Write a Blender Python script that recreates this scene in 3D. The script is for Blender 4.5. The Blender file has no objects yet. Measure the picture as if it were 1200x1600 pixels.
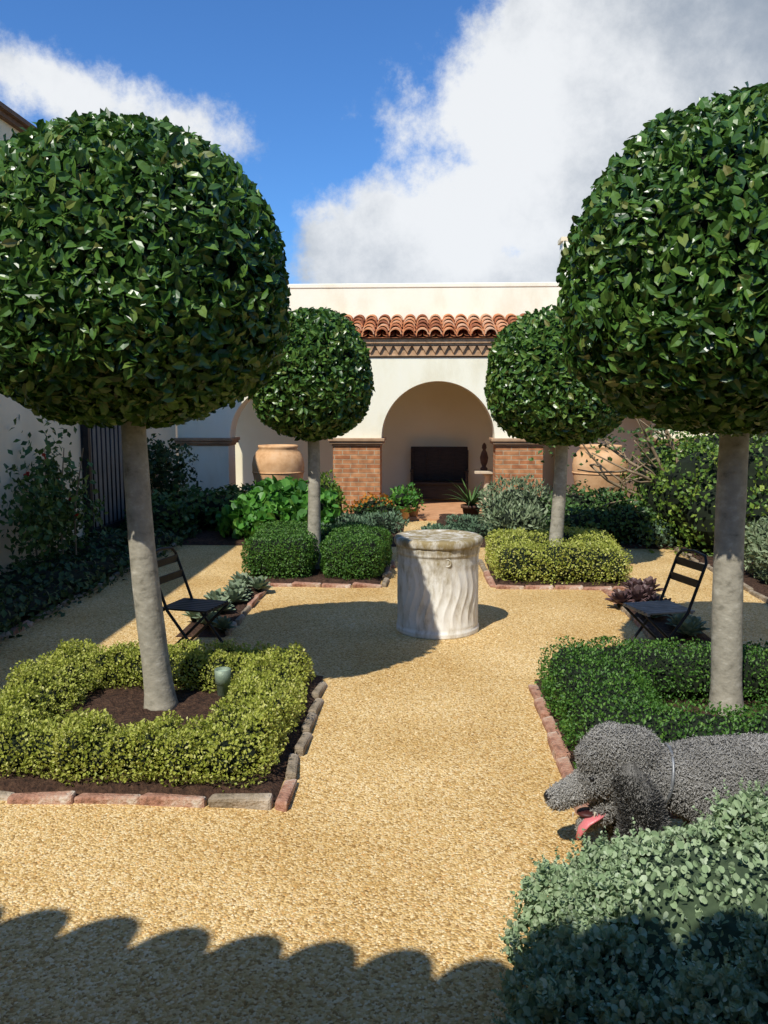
import bpy, math, numpy as np
from mathutils import Vector, Matrix
sc=bpy.context.scene; COL=sc.collection
rad=math.radians
F=1300.; H=1.95
# ---------------------------------------------------------------- camera
cd=bpy.data.cameras.new('camera'); cam=bpy.data.objects.new('camera',cd); COL.objects.link(cam)
cam.location=(0,0,H); cam.rotation_euler=(rad(90)-math.atan(160/F),0,math.atan(65/F))
cd.sensor_fit='VERTICAL'; cd.sensor_height=36; cd.sensor_width=27; cd.lens=F/1600*36; cd.clip_start=.05; cd.clip_end=2000
sc.camera=cam
RM=cam.rotation_euler.to_matrix()
def ray(u,v): return RM@Vector(((u-600)/F,(800-v)/F,-1))
def P(u,v,Y):
    d=ray(u,v); return Vector((0,0,H))+d*(Y/d.y)
def G(u,v,z=0):
    d=ray(u,v); return Vector((0,0,H))+d*((z-H)/d.z)
# ---------------------------------------------------------------- light
LX,LY=.36,.72            # ground drift of a shadow per metre of height
L=Vector((LX,LY,-1)).normalized()
sd=bpy.data.lights.new('sun','SUN'); sd.energy=5; sd.angle=rad(.5); sd.color=(1,.955,.86)
so=bpy.data.objects.new('sun',sd); COL.objects.link(so); so.rotation_euler=L.to_track_quat('-Z','Y').to_euler(); so.location=(-5,-8,12)
sel=math.asin(-L.z); saz=math.atan2(-L.x,-L.y)
w=bpy.data.worlds.new('World'); sc.world=w; w.use_nodes=True
N=w.node_tree.nodes; K=w.node_tree.links; N.clear()
def wn(t,**k):
    n=N.new(t)
    for a,b in k.items(): setattr(n,a,b)
    return n
def wm(op,a,b=None,c=None):
    n=wn('ShaderNodeMath',operation=op)
    for i,x in enumerate((a,b,c)):
        if x is None: continue
        if isinstance(x,(int,float)): n.inputs[i].default_value=x
        else: K.new(x,n.inputs[i])
    return n.outputs[0]
out=wn('ShaderNodeOutputWorld'); bg=wn('ShaderNodeBackground'); bg.inputs[1].default_value=.145; K.new(bg.outputs[0],out.inputs[0])
sky=wn('ShaderNodeTexSky'); sky.sky_type='NISHITA'; sky.sun_disc=False; sky.sun_elevation=sel; sky.sun_rotation=saz; sky.altitude=200; sky.air_density=1.0; sky.dust_density=.5; sky.ozone_density=3
tint=wn('ShaderNodeMix',data_type='RGBA',blend_type='MULTIPLY'); tint.inputs[0].default_value=1
K.new(sky.outputs[0],tint.inputs[6]); tint.inputs[7].default_value=(.45,.78,1.14,1)
tc=wn('ShaderNodeTexCoord'); sx=wn('ShaderNodeSeparateXYZ'); K.new(tc.outputs['Generated'],sx.inputs[0])
az=wm('ARCTAN2',sx.outputs[0],sx.outputs[1]); el=wm('ARCSINE',sx.outputs[2])
def azel(u,v):
    d=ray(u,v).normalized(); return math.atan2(d.x,d.y),math.asin(d.z)
def ell(u,v,ru,rv,slant=0):
    a0,e0=azel(u,v); da=wm('SUBTRACT',az,a0); de=wm('SUBTRACT',el,e0)
    if slant: de=wm('MULTIPLY_ADD',da,slant,de)
    da=wm('DIVIDE',da,ru/F); de=wm('DIVIDE',de,rv/F)
    return wm('SUBTRACT',1,wm('SQRT',wm('ADD',wm('MULTIPLY',da,da),wm('MULTIPLY',de,de))))
def noise(scale,detail,rough,off=0):
    m=wn('ShaderNodeMapping'); m.inputs['Location'].default_value=(off,off*.7,off*.3); K.new(tc.outputs['Generated'],m.inputs[0])
    n=wn('ShaderNodeTexNoise'); n.inputs['Scale'].default_value=scale; n.inputs['Detail'].default_value=detail; n.inputs['Roughness'].default_value=rough
    K.new(m.outputs[0],n.inputs['Vector']); return n.outputs['Fac']
es=[ell(880,190,270,200),ell(650,420,250,150),ell(1060,60,320,260),ell(1000,330,330,200),ell(820,330,230,160),ell(850,440,300,140)]
m=es[0]
for e in es[1:]: m=wm('MAXIMUM',m,e)
lc=wm('MULTIPLY',ell(80,125,300,58,.26),.52)
m=wm('MAXIMUM',m,lc)
n1=noise(5.5,14,.67,3.1)
m=wm('ADD',m,wm('MULTIPLY',wm('SUBTRACT',n1,.5),2.2))
def sstep(x,a,b):
    n=wn('ShaderNodeMapRange',interpolation_type='SMOOTHSTEP'); K.new(x,n.inputs[0]); n.inputs[1].default_value=a; n.inputs[2].default_value=b; return n.outputs[0]
mask=wm('MULTIPLY',sstep(m,-.03,.4),.97)
br=wm('MAXIMUM',ell(730,230,290,240),wm('MULTIPLY',ell(110,130,300,120),.6))
br=wm('ADD',br,wm('MULTIPLY',wm('SUBTRACT',noise(7,12,.65,9.),.5),2.4))
br=sstep(br,-.7,.6)
cc=wn('ShaderNodeMix',data_type='RGBA'); K.new(br,cc.inputs[0]); cc.inputs[6].default_value=(2.35,2.75,3.3,1); cc.inputs[7].default_value=(6.1,6.25,6.4,1)
mx=wn('ShaderNodeMix',data_type='RGBA'); K.new(mask,mx.inputs[0]); K.new(tint.outputs[2],mx.inputs[6]); K.new(cc.outputs[2],mx.inputs[7]); K.new(mx.outputs[2],bg.inputs[0])
sc.view_settings.view_transform='Standard'; sc.view_settings.look='None'; sc.view_settings.exposure=0
# ---------------------------------------------------------------- materials
def newmat(name):
    m=bpy.data.materials.new(name); m.use_nodes=True
    return m,m.node_tree.nodes,m.node_tree.links,m.node_tree.nodes['Principled BSDF']
def ramp(nd,cols,lo=.3,hi=.7):
    r=nd.new('ShaderNodeValToRGB'); e=r.color_ramp.elements
    k=len(cols)
    while len(e)<k: e.new(.5)
    for i,c in enumerate(cols):
        e[i].position=lo+(hi-lo)*i/max(1,k-1); e[i].color=(*c,1)
    return r
def pmat(name,cols,scale=5,rough=.8,bump=.2,bscale=None,stretch=(1,1,1),metal=0,spec=.3,attr=0,bdist=.01):
    m,nd,lk,bs=newmat(name)
    t=nd.new('ShaderNodeTexCoord'); mp=nd.new('ShaderNodeMapping'); mp.inputs['Scale'].default_value=stretch; lk.new(t.outputs['Object'],mp.inputs[0])
    n=nd.new('ShaderNodeTexNoise'); n.inputs['Scale'].default_value=scale; n.inputs['Detail'].default_value=8; n.inputs['Roughness'].default_value=.62; lk.new(mp.outputs[0],n.inputs['Vector'])
    r=ramp(nd,cols); fac=n.outputs['Fac']
    if attr:
        a=nd.new('ShaderNodeAttribute'); a.attribute_name='tint'
        mm=nd.new('ShaderNodeMath'); mm.operation='MULTIPLY_ADD'; lk.new(a.outputs['Fac'],mm.inputs[0]); mm.inputs[1].default_value=attr
        mb=nd.new('ShaderNodeMath'); mb.operation='SUBTRACT'; lk.new(fac,mb.inputs[0]); mb.inputs[1].default_value=attr*.5
        lk.new(mb.outputs[0],mm.inputs[2]); fac=mm.outputs[0]
    lk.new(fac,r.inputs[0]); lk.new(r.outputs[0],bs.inputs['Base Color'])
    bs.inputs['Roughness'].default_value=rough; bs.inputs['Metallic'].default_value=metal; bs.inputs['Specular IOR Level'].default_value=spec
    if bump:
        n2=nd.new('ShaderNodeTexNoise'); n2.inputs['Scale'].default_value=bscale or scale*6; n2.inputs['Detail'].default_value=6; lk.new(mp.outputs[0],n2.inputs['Vector'])
        b=nd.new('ShaderNodeBump'); b.inputs['Strength'].default_value=bump; b.inputs['Distance'].default_value=bdist; lk.new(n2.outputs['Fac'],b.inputs['Height']); lk.new(b.outputs[0],bs.inputs['Normal'])
    return m
def leafmat(name,cols,rough=.5,trans=.2,spec=.4):
    m,nd,lk,bs=newmat(name)
    a=nd.new('ShaderNodeAttribute'); a.attribute_name='tint'
    r=ramp(nd,cols,0,1); lk.new(a.outputs['Fac'],r.inputs[0]); lk.new(r.outputs[0],bs.inputs['Base Color'])
    bs.inputs['Roughness'].default_value=rough; bs.inputs['Specular IOR Level'].default_value=spec
    tr=nd.new('ShaderNodeBsdfTranslucent'); lk.new(r.outputs[0],tr.inputs[0])
    mx=nd.new('ShaderNodeMixShader'); mx.inputs[0].default_value=trans; lk.new(bs.outputs[0],mx.inputs[1]); lk.new(tr.outputs[0],mx.inputs[2])
    lk.new(mx.outputs[0],nd['Material Output'].inputs[0]); return m
M={}
M['stucco']=pmat('cream_stucco',[(.75,.68,.49),(.87,.82,.64),(.89,.85,.7)],1.3,.92,.25,40,(1,1,.45))
M['stucco_shade']=pmat('pale_warm_stucco',[(.78,.64,.42),(.9,.76,.52)],1.3,.92,.25,40)
M['inner']=pmat('warm_inner_plaster',[(.78,.7,.48),(.86,.79,.58)],1.2,.92,.15,30)
M['cap']=pmat('tan_stone_moulding',[(.3,.18,.1),(.46,.3,.18)],6,.9,.4)
M['tile']=pmat('terracotta_roof_tile',[(.26,.085,.035),(.5,.18,.07),(.64,.28,.12),(.58,.34,.2)],5,.85,.4,50,attr=.5)
M['cornice']=pmat('weathered_cornice_brick',[(.32,.19,.1),(.6,.38,.22)],9,.9,.4)
M['floor']=pmat('terracotta_paving',[(.42,.21,.1),(.58,.32,.17)],5,.8,.2)
M['terra']=pmat('terracotta_pot',[(.46,.25,.11),(.64,.38,.19),(.68,.45,.26)],4,.85,.3)
M['soil']=pmat('dark_mulch',[(.015,.008,.005),(.06,.03,.018),(.11,.06,.035)],30,.95,1,60,bdist=.03)
M['earth']=pmat('earth',[(.12,.09,.05),(.2,.15,.09)],3,.95,.5)
M['edge']=pmat('weathered_edging_brick',[(.13,.08,.055),(.36,.18,.12),(.45,.28,.2),(.6,.53,.44)],11,.9,.8,50,bdist=.02)
M['edgegrey']=pmat('grey_edging_stone',[(.14,.11,.07),(.3,.24,.17),(.48,.4,.31)],11,.9,.8,50,bdist=.02)
M['wood']=pmat('dark_bench_wood',[(.012,.009,.007),(.04,.028,.02)],8,.5,.3,30,(1,1,6))
M['black']=pmat('black_painted_metal',[(.012,.012,.013),(.03,.03,.03)],12,.45,.1,metal=.3)
M['greyseat']=pmat('grey_slat',[(.12,.12,.11),(.28,.27,.25)],10,.6,.3)  # plain grey slats for the right chair's seat
M['verd']=pmat('verdigris_lamp_metal',[(.12,.17,.12),(.28,.34,.25)],14,.55,.2,metal=.2)
M['lens']=pmat('lamp_glass',[(.3,.4,.3),(.4,.5,.4)],3,.1,0)
M['bark']=pmat('smooth_grey_bark',[(.17,.155,.115),(.3,.275,.215),(.36,.33,.26),(.48,.45,.37)],11,.85,.45,30,(1,1,1.3))
M['twig']=pmat('pale_bare_twig',[(.16,.11,.06),(.33,.25,.16)],9,.85,.3)
M['core']=pmat('inner_shade_filler',[(.004,.007,.003),(.012,.02,.007)],9,.95,0)  # solid filler behind the leaves, the shade between them put into its near-black colour
M['silvercore']=pmat('silver_shade_filler',[(.03,.05,.025),(.06,.09,.045)],20,.95,0)  # solid filler under the silver leaves, inner shade put into its colour
M['statue']=pmat('dark_bronze_clay',[(.06,.03,.02),(.14,.07,.04)],9,.6,.2)
M['table']=pmat('pale_stone_shelf',[(.5,.42,.3),(.65,.55,.42)],9,.8,.2)
M['dimrecess']=pmat('painted_dim_recess',[(.2,.18,.15),(.3,.27,.22)],3,.9,0)  # dimness of a recess put into the colour of a flat panel
M['eave']=pmat('brown_eave_board',[(.14,.08,.05),(.24,.14,.09)],6,.8,.2)
M['bay']=leafmat('bay_leaf',[(.02,.05,.01),(.04,.098,.016),(.072,.16,.024),(.13,.23,.038),(.26,.23,.07)],.32,.22,.48)
M['box']=leafmat('box_leaf',[(.02,.07,.01),(.05,.135,.018),(.09,.21,.028),(.16,.29,.045)],.5,.25)
M['varieg']=leafmat('variegated_box_leaf',[(.16,.21,.025),(.37,.42,.06),(.55,.57,.13),(.72,.7,.32)],.5,.35)
M['bright']=leafmat('bright_green_leaf',[(.03,.11,.015),(.06,.2,.025),(.11,.3,.04),(.2,.38,.06)],.45,.25)
M['mid']=leafmat('mid_green_leaf',[(.02,.05,.013),(.045,.105,.022),(.08,.16,.033),(.13,.21,.05)],.5,.2)
M['lime']=leafmat('yellow_green_leaf',[(.03,.075,.012),(.08,.16,.022),(.17,.27,.035),(.32,.38,.065)],.45,.25)
M['sage']=leafmat('grey_sage_leaf',[(.1,.15,.075),(.18,.24,.125),(.27,.33,.19),(.36,.42,.28)],.8,.2,.2)
M['silver']=leafmat('silver_green_leaf',[(.17,.26,.13),(.28,.385,.21),(.4,.5,.31),(.55,.64,.46)],.85,.25,.12)
M['catmint']=leafmat('blue_grey_leaf',[(.07,.13,.075),(.13,.21,.12),(.21,.29,.19)],.8,.2,.2)
M['shade']=leafmat('dark_green_leaf',[(.02,.045,.015),(.045,.09,.025),(.07,.13,.035)],.6,.15)
M['purple']=leafmat('purple_succulent_leaf',[(.05,.03,.03),(.11,.06,.06),(.18,.12,.1)],.5,.1)
M['succ']=leafmat('grey_green_succulent_leaf',[(.1,.14,.08),(.19,.25,.15),(.28,.33,.22)],.5,.1)
M['orange']=leafmat('orange_petal',[(.36,.1,.01),(.52,.19,.015),(.6,.28,.03)],.6,.3)
M['red']=leafmat('red_petal',[(.35,.02,.01),(.5,.05,.03)],.6,.3)
M['pebble']=leafmat('loose_golden_pebble',[(.32,.19,.07),(.52,.34,.13),(.68,.48,.21),(.74,.56,.3),(.82,.7,.48)],.8,.0,.3)
M['fur']=leafmat('grey_poodle_curl',[(.09,.087,.081),(.2,.194,.182),(.33,.32,.3),(.5,.485,.45)],.85,.15,.15)
M['skin']=pmat('grey_dog_coat',[(.14,.135,.126),(.25,.242,.227)],30,.95,.8,90)
M['earskin']=pmat('dark_grey_dog_ear',[(.06,.058,.054),(.12,.116,.108)],30,.95,.8,90)
M['nose']=pmat('black_dog_nose',[(.008,.008,.008),(.02,.018,.018)],20,.35,.2)
M['tongue']=pmat('pink_tongue',[(.55,.13,.15),(.68,.22,.23)],20,.4,.2,spec=.5)
M['mouth']=pmat('dark_mouth',[(.03,.008,.008),(.08,.02,.02)],20,.5,0)
M['tooth']=pmat('ivory_tooth',[(.6,.56,.45),(.7,.66,.55)],20,.4,0)
M['collar']=pmat('grey_collar_metal',[(.14,.15,.16),(.3,.31,.32)],20,.45,.1,metal=.5)
def gravelmat():
    m,nd,lk,bs=newmat('golden_pea_gravel')
    t=nd.new('ShaderNodeTexCoord')
    nz=nd.new('ShaderNodeTexNoise'); nz.inputs['Scale'].default_value=55; lk.new(t.outputs['Object'],nz.inputs['Vector'])
    va=nd.new('ShaderNodeVectorMath'); va.operation='MULTIPLY_ADD'; lk.new(nz.outputs['Color'],va.inputs[0]); va.inputs[1].default_value=(.01,.01,.01); lk.new(t.outputs['Object'],va.inputs[2])
    v=nd.new('ShaderNodeTexVoronoi'); v.inputs['Scale'].default_value=95; lk.new(va.outputs[0],v.inputs['Vector'])
    s=nd.new('ShaderNodeSeparateColor'); lk.new(v.outputs['Color'],s.inputs[0])
    r=ramp(nd,[(.34,.2,.07),(.54,.345,.125),(.68,.465,.19),(.74,.535,.25),(.83,.68,.41),(.6,.34,.11)],0,1); lk.new(s.outputs[0],r.inputs[0])
    n=nd.new('ShaderNodeTexNoise'); n.inputs['Scale'].default_value=.9; n.inputs['Detail'].default_value=6; lk.new(t.outputs['Object'],n.inputs['Vector'])
    r2=ramp(nd,[(.84,.77,.64),(1.05,1.05,1.05)],.35,.65); lk.new(n.outputs['Fac'],r2.inputs[0])
    mu=nd.new('ShaderNodeMix'); mu.data_type='RGBA'; mu.blend_type='MULTIPLY'; mu.inputs[0].default_value=1; lk.new(r.outputs[0],mu.inputs[6]); lk.new(r2.outputs[0],mu.inputs[7])
    lk.new(mu.outputs[2],bs.inputs['Base Color']); bs.inputs['Roughness'].default_value=.85; bs.inputs['Specular IOR Level'].default_value=.2
    mr=nd.new('ShaderNodeMath'); mr.operation='MULTIPLY_ADD'; lk.new(s.outputs[1],mr.inputs[0]); mr.inputs[1].default_value=.5
    m2=nd.new('ShaderNodeMath'); m2.operation='MULTIPLY'; lk.new(v.outputs['Distance'],m2.inputs[0]); m2.inputs[1].default_value=-1.0; lk.new(m2.outputs[0],mr.inputs[2])
    b=nd.new('ShaderNodeBump'); b.inputs['Strength'].default_value=.8; b.inputs['Distance'].default_value=.008; lk.new(mr.outputs[0],b.inputs['Height']); lk.new(b.outputs[0],bs.inputs['Normal'])
    return m
M['gravel']=gravelmat()
def brickmat():
    m,nd,lk,bs=newmat('pier_brickwork')
    t=nd.new('ShaderNodeTexCoord'); s=nd.new('ShaderNodeSeparateXYZ'); lk.new(t.outputs['Object'],s.inputs[0])
    a=nd.new('ShaderNodeMath'); lk.new(s.outputs[0],a.inputs[0]); lk.new(s.outputs[1],a.inputs[1])
    c=nd.new('ShaderNodeCombineXYZ'); lk.new(a.outputs[0],c.inputs[0]); lk.new(s.outputs[2],c.inputs[1])
    b=nd.new('ShaderNodeTexBrick'); lk.new(c.outputs[0],b.inputs['Vector']); b.inputs['Scale'].default_value=1; b.inputs['Brick Width'].default_value=.3; b.inputs['Row Height'].default_value=.085; b.inputs['Mortar Size'].default_value=.009; b.inputs['Mortar Smooth'].default_value=.2
    b.inputs['Color1'].default_value=(.42,.16,.065,1); b.inputs['Color2'].default_value=(.56,.28,.13,1); b.inputs['Mortar'].default_value=(.48,.38,.26,1); b.inputs['Bias'].default_value=-.1
    n=nd.new('ShaderNodeTexNoise'); n.inputs['Scale'].default_value=9; n.inputs['Detail'].default_value=7; lk.new(t.outputs['Object'],n.inputs['Vector'])
    r=ramp(nd,[(.6,.54,.48),(1.15,1.1,1.0)]); lk.new(n.outputs['Fac'],r.inputs[0])
    mu=nd.new('ShaderNodeMix'); mu.data_type='RGBA'; mu.blend_type='MULTIPLY'; mu.inputs[0].default_value=1; lk.new(b.outputs['Color'],mu.inputs[6]); lk.new(r.outputs[0],mu.inputs[7]); lk.new(mu.outputs[2],bs.inputs['Base Color'])
    bs.inputs['Roughness'].default_value=.9
    bp=nd.new('ShaderNodeBump'); bp.inputs['Strength'].default_value=.7; bp.inputs['Distance'].default_value=.02; bp.invert=True; lk.new(b.outputs['Fac'],bp.inputs['Height']); lk.new(bp.outputs[0],bs.inputs['Normal'])
    return m
M['brick']=brickmat()
def marblemat():
    m,nd,lk,bs=newmat('lichen_stained_marble')
    t=nd.new('ShaderNodeTexCoord'); s=nd.new('ShaderNodeSeparateXYZ'); lk.new(t.outputs['Object'],s.inputs[0])
    mp=nd.new('ShaderNodeMapping'); mp.inputs['Scale'].default_value=(1,1,.4); lk.new(t.outputs['Object'],mp.inputs[0])
    n=nd.new('ShaderNodeTexNoise'); n.inputs['Scale'].default_value=11; n.inputs['Detail'].default_value=9; n.inputs['Roughness'].default_value=.65; lk.new(mp.outputs[0],n.inputs['Vector'])
    r=ramp(nd,[(.36,.32,.24),(.66,.62,.53),(.8,.78,.72)],.3,.54); lk.new(n.outputs['Fac'],r.inputs[0])
    n2=nd.new('ShaderNodeTexNoise'); n2.inputs['Scale'].default_value=9; n2.inputs['Detail'].default_value=9; n2.inputs['Roughness'].default_value=.72; lk.new(mp.outputs[0],n2.inputs['Vector'])
    a=nd.new('ShaderNodeMath'); a.operation='MULTIPLY_ADD'; lk.new(n2.outputs['Fac'],a.inputs[0]); a.inputs[1].default_value=1.7; lk.new(s.outputs[2],a.inputs[2])
    mr=nd.new('ShaderNodeMapRange'); lk.new(a.outputs[0],mr.inputs[0]); mr.inputs[1].default_value=1.38; mr.inputs[2].default_value=1.78
    mx=nd.new('ShaderNodeMix'); mx.data_type='RGBA'; lk.new(mr.outputs[0],mx.inputs[0]); lk.new(r.outputs[0],mx.inputs[6]); mx.inputs[7].default_value=(.27,.205,.09,1)
    lk.new(mx.outputs[2],bs.inputs['Base Color']); bs.inputs['Roughness'].default_value=.75
    b=nd.new('ShaderNodeBump'); b.inputs['Strength'].default_value=.5; b.inputs['Distance'].default_value=.012; lk.new(n2.outputs['Fac'],b.inputs['Height']); lk.new(b.outputs[0],bs.inputs['Normal'])
    return m
M['marble']=marblemat()
# ---------------------------------------------------------------- mesh chunks: (V, F, material slot, tint)
def chunk(V,Fc,k=0,t=.5):
    V=np.asarray(V,float).reshape(-1,3); Fc=[np.asarray(f,int) for f in (Fc if isinstance(Fc,list) else [Fc])]
    T=np.full(len(V),t) if np.isscalar(t) else np.asarray(t)
    return (V,Fc,k,T)
def box(c,s,rz=0,k=0,t=.5,rx=0):
    a=np.array([[x,y,z] for x in(-.5,.5) for y in(-.5,.5) for z in(-.5,.5)])*np.array(s)
    if rx: a=a@np.array(Matrix.Rotation(rx,3,'X')).T
    if rz: a=a@np.array(Matrix.Rotation(rz,3,'Z')).T
    return chunk(a+np.array(c),[[[0,1,3,2],[4,6,7,5],[0,4,5,1],[2,3,7,6],[0,2,6,4],[1,5,7,3]]],k,t)
def bx(x0,x1,y0,y1,z0,z1,k=0,t=.5): return box(((x0+x1)/2,(y0+y1)/2,(z0+z1)/2),(x1-x0,y1-y0,z1-z0),0,k,t)
def tube(pts,rs,n=10,k=0,closed=False,t=.5,flat=1.):
    pts=np.array([list(p) for p in pts],float); m=len(pts)
    if np.isscalar(rs): rs=[rs]*m
    tg=np.gradient(pts,axis=0) if not closed else np.roll(pts,-1,0)-np.roll(pts,1,0)
    tg/=np.linalg.norm(tg,axis=1)[:,None]+1e-9
    u=np.cross(tg[0],[0,0,1]); 
    if np.linalg.norm(u)<.1: u=np.cross(tg[0],[0,1,0])
    V=[]
    for i in range(m):
        u=u-tg[i]*np.dot(u,tg[i]); u/=np.linalg.norm(u); v=np.cross(tg[i],u)
        for j in range(n):
            a=2*math.pi*j/n; V.append(pts[i]+rs[i]*(math.cos(a)*u+flat*math.sin(a)*v))
    Q=[]
    for i in range(m if closed else m-1):
        for j in range(n):
            a=i*n+j; b=i*n+(j+1)%n; i2=((i+1)%m)*n
            Q.append([a,b,i2+(j+1)%n,i2+j])
    Fc=[Q]
    if not closed:
        V.append(pts[0]); V.append(pts[-1]); c0=m*n
        Fc.append([[c0,(j+1)%n,j] for j in range(n)]+[[c0+1,(m-1)*n+j,(m-1)*n+(j+1)%n] for j in range(n)])
    return chunk(V,Fc,k,t)
def lathe(prof,c=(0,0,0),n=32,k=0,t=.5,fn=None):
    V=[];m=len(prof)
    for i,(r,z) in enumerate(prof):
        for j in range(n):
            a=2*math.pi*j/n; rr=fn(r,z,a,i) if fn else r
            V.append((c[0]+rr*math.cos(a),c[1]+rr*math.sin(a),c[2]+z))
    Q=[[i*n+j,i*n+(j+1)%n,(i+1)*n+(j+1)%n,(i+1)*n+j] for i in range(m-1) for j in range(n)]
    V.append((c[0],c[1],c[2]+prof[0][1])); V.append((c[0],c[1],c[2]+prof[-1][1]))
    T=[[m*n,(j+1)%n,j] for j in range(n)]+[[m*n+1,(m-1)*n+j,(m-1)*n+(j+1)%n] for j in range(n)]
    return chunk(V,[Q,T],k,t)
def sphere(c,r,n=16,k=0,p=2,rzb=None):
    r=np.array([r,r,r]) if np.isscalar(r) else np.array(r,float)
    V=[]
    mm=n//2
    for i in range(mm+1):
        ph=math.pi*i/mm
        for j in range(n):
            a=2*math.pi*j/n; d=np.array([math.sin(ph)*math.cos(a),math.sin(ph)*math.sin(a),math.cos(ph)])
            d=d*(np.sum(np.abs(d)**p)**(-1/p)); R=r.copy()
            if rzb is not None and d[2]<0: R[2]=rzb
            V.append(np.array(c)+d*R)
    Q=[[i*n+j,(i+1)*n+j,(i+1)*n+(j+1)%n,i*n+(j+1)%n] for i in range(mm) for j in range(n)]
    return chunk(V,[Q],k)
def build(name,chunks,mats,loc=(0,0,0),parent=None,smooth=False,bevel=0,world=True):
    loc=np.array(list(loc),float); V=[];ls=[];lv=[];mi=[];T=[];off=0;lo=0
    for (v,fs,k,t) in chunks:
        V.append(v);T.append(t)
        for f in fs:
            if len(f)==0: continue
            q=f.shape[1]; lv.append((f+off).ravel()); ls.append(lo+q*np.arange(len(f))); lo+=q*len(f); mi.append(np.full(len(f),k))
        off+=len(v)
    V=np.concatenate(V); 
    if world: V=V-loc
    lv=np.concatenate(lv);ls=np.concatenate(ls);mi=np.concatenate(mi);T=np.concatenate(T)
    me=bpy.data.meshes.new(name); me.vertices.add(len(V)); me.vertices.foreach_set('co',V.ravel().astype(np.float32))
    me.loops.add(len(lv)); me.loops.foreach_set('vertex_index',lv.astype(np.int32)); me.polygons.add(len(ls)); me.polygons.foreach_set('loop_start',ls.astype(np.int32))
    me.polygons.foreach_set('material_index',mi.astype(np.int32)); me.polygons.foreach_set('use_smooth',np.full(len(ls),smooth,dtype=bool))
    me.update(calc_edges=True); me.validate()
    at=me.attributes.new('tint','FLOAT','POINT')
    if len(at.data)==len(T): at.data.foreach_set('value',T.astype(np.float32))
    for x in (mats if isinstance(mats,(list,tuple)) else [mats]): me.materials.append(M[x])
    o=bpy.data.objects.new(name,me); COL.objects.link(o)
    if parent: o.parent=parent
    if bevel:
        b=o.modifiers.new('bevel','BEVEL'); b.width=bevel; b.segments=2; b.limit_method='ANGLE'
    return o
def tag(o,label,cat,group=None,kind=None):
    if label: o['label']=label
    if cat: o['category']=cat
    if group: o['group']=group
    if kind: o['kind']=kind
    return o
def thing(name,label,cat,loc,group=None):
    o=bpy.data.objects.new(name,None); COL.objects.link(o); o.location=loc; o.empty_display_size=.1; return tag(o,label,cat,group)
def wloc(o):
    v=Vector((0,0,0))
    while o: v+=o.location; o=o.parent
    return v
def part(name,chunks,mats,parent,**k): return build(name,chunks,mats,wloc(parent),parent,**k)
def single(name,label,cat,chunks,mats,loc,group=None,kind=None,**k):
    o=build(name,chunks,mats,loc,None,**k); o.location=loc; return tag(o,label,cat,group,kind)
def copy_tree(o,parent=None):
    c=o.copy(); COL.objects.link(c)
    if parent: c.parent=parent
    for ch in list(o.children): copy_tree(ch,c)
    return c
# ---------------------------------------------------------------- foliage
TPL={
 'bay':(np.array([[0,0,0],[.32,.42,.07],[.32,0,0],[.32,-.42,.07],[.7,.38,.05],[.7,0,-.03],[.7,-.38,.05],[1,0,-.1]]),
        [np.array([[0,3,2],[0,2,1],[6,7,5],[5,7,4]]),np.array([[3,6,5,2],[2,5,4,1]])]),
 'leaf':(np.array([[0,0,0],[.5,.5,.08],[.5,0,0],[.5,-.5,.08],[1,0,-.08]]),[np.array([[0,3,2],[0,2,1],[3,4,2],[2,4,1]])]),
 'quad':(np.array([[0,0,0],[.5,.5,.1],[1,0,0],[.5,-.5,.1]]),[np.array([[0,3,2,1]])]),
 'pebble':(np.array([[-.5,0,0],[0,-.5,0],[.5,0,0],[0,.5,0],[-.1,.05,.35],[.15,-.05,.3]]),[np.array([[0,1,4],[1,5,4],[1,2,5],[2,3,5],[3,4,5],[3,0,4]])]),
 'round':(np.array([[0,0,0],[.2,.4,.08],[.6,.5,.1],[.92,.28,.04],[1,0,0],[.92,-.28,.04],[.6,-.5,.1],[.2,-.4,.08],[.5,0,-.03]]),
        [np.array([[8,i,(i+1)%8] for i in range(8)])]),
 'hair':(np.array([[0,.5,0],[0,-.5,0],[.5,.5,.06],[.5,-.5,.06],[.85,.45,.3],[.85,-.45,.3],[.7,.35,.58],[.7,-.35,.58]]),
        [np.array([[0,1,3,2],[2,3,5,4],[4,5,7,6]])]),
}
def nz(a): return a/(np.linalg.norm(a,axis=1)[:,None]+1e-9)
def leaves(pos,nrm,Ln,Wd,rng,kind='leaf',out=.5,up=.2,jit=.5,k=0,svar=.35,tint=None,d=None):
    n=len(pos)
    t=rng.normal(size=(n,3)); t-=nrm*np.sum(t*nrm,1)[:,None]; t=nz(t)
    if d is None: d=nz(t+out*nrm*(.5+rng.random((n,1)))+np.array([0,0,up]))
    nn=nrm+jit*rng.normal(size=(n,3)); s=nz(np.cross(nn,d)); nn=np.cross(d,s)
    T,fs=TPL[kind]; sc_=(1-svar+2*svar*rng.random((n,1,1)))
    V=pos[:,None,:]+sc_*(T[None,:,0:1]*Ln*d[:,None,:]+T[None,:,1:2]*Wd*s[:,None,:]+T[None,:,2:3]*Ln*nn[:,None,:])
    m=len(T); off=(np.arange(n)*m)[:,None,None]
    Fs=[(f[None]+off).reshape(-1,f.shape[1]) for f in fs]
    ti=np.clip(rng.beta(2,2.4,n),0,1) if tint is None else tint
    return (V.reshape(-1,3),Fs,k,np.repeat(ti,m))
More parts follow.
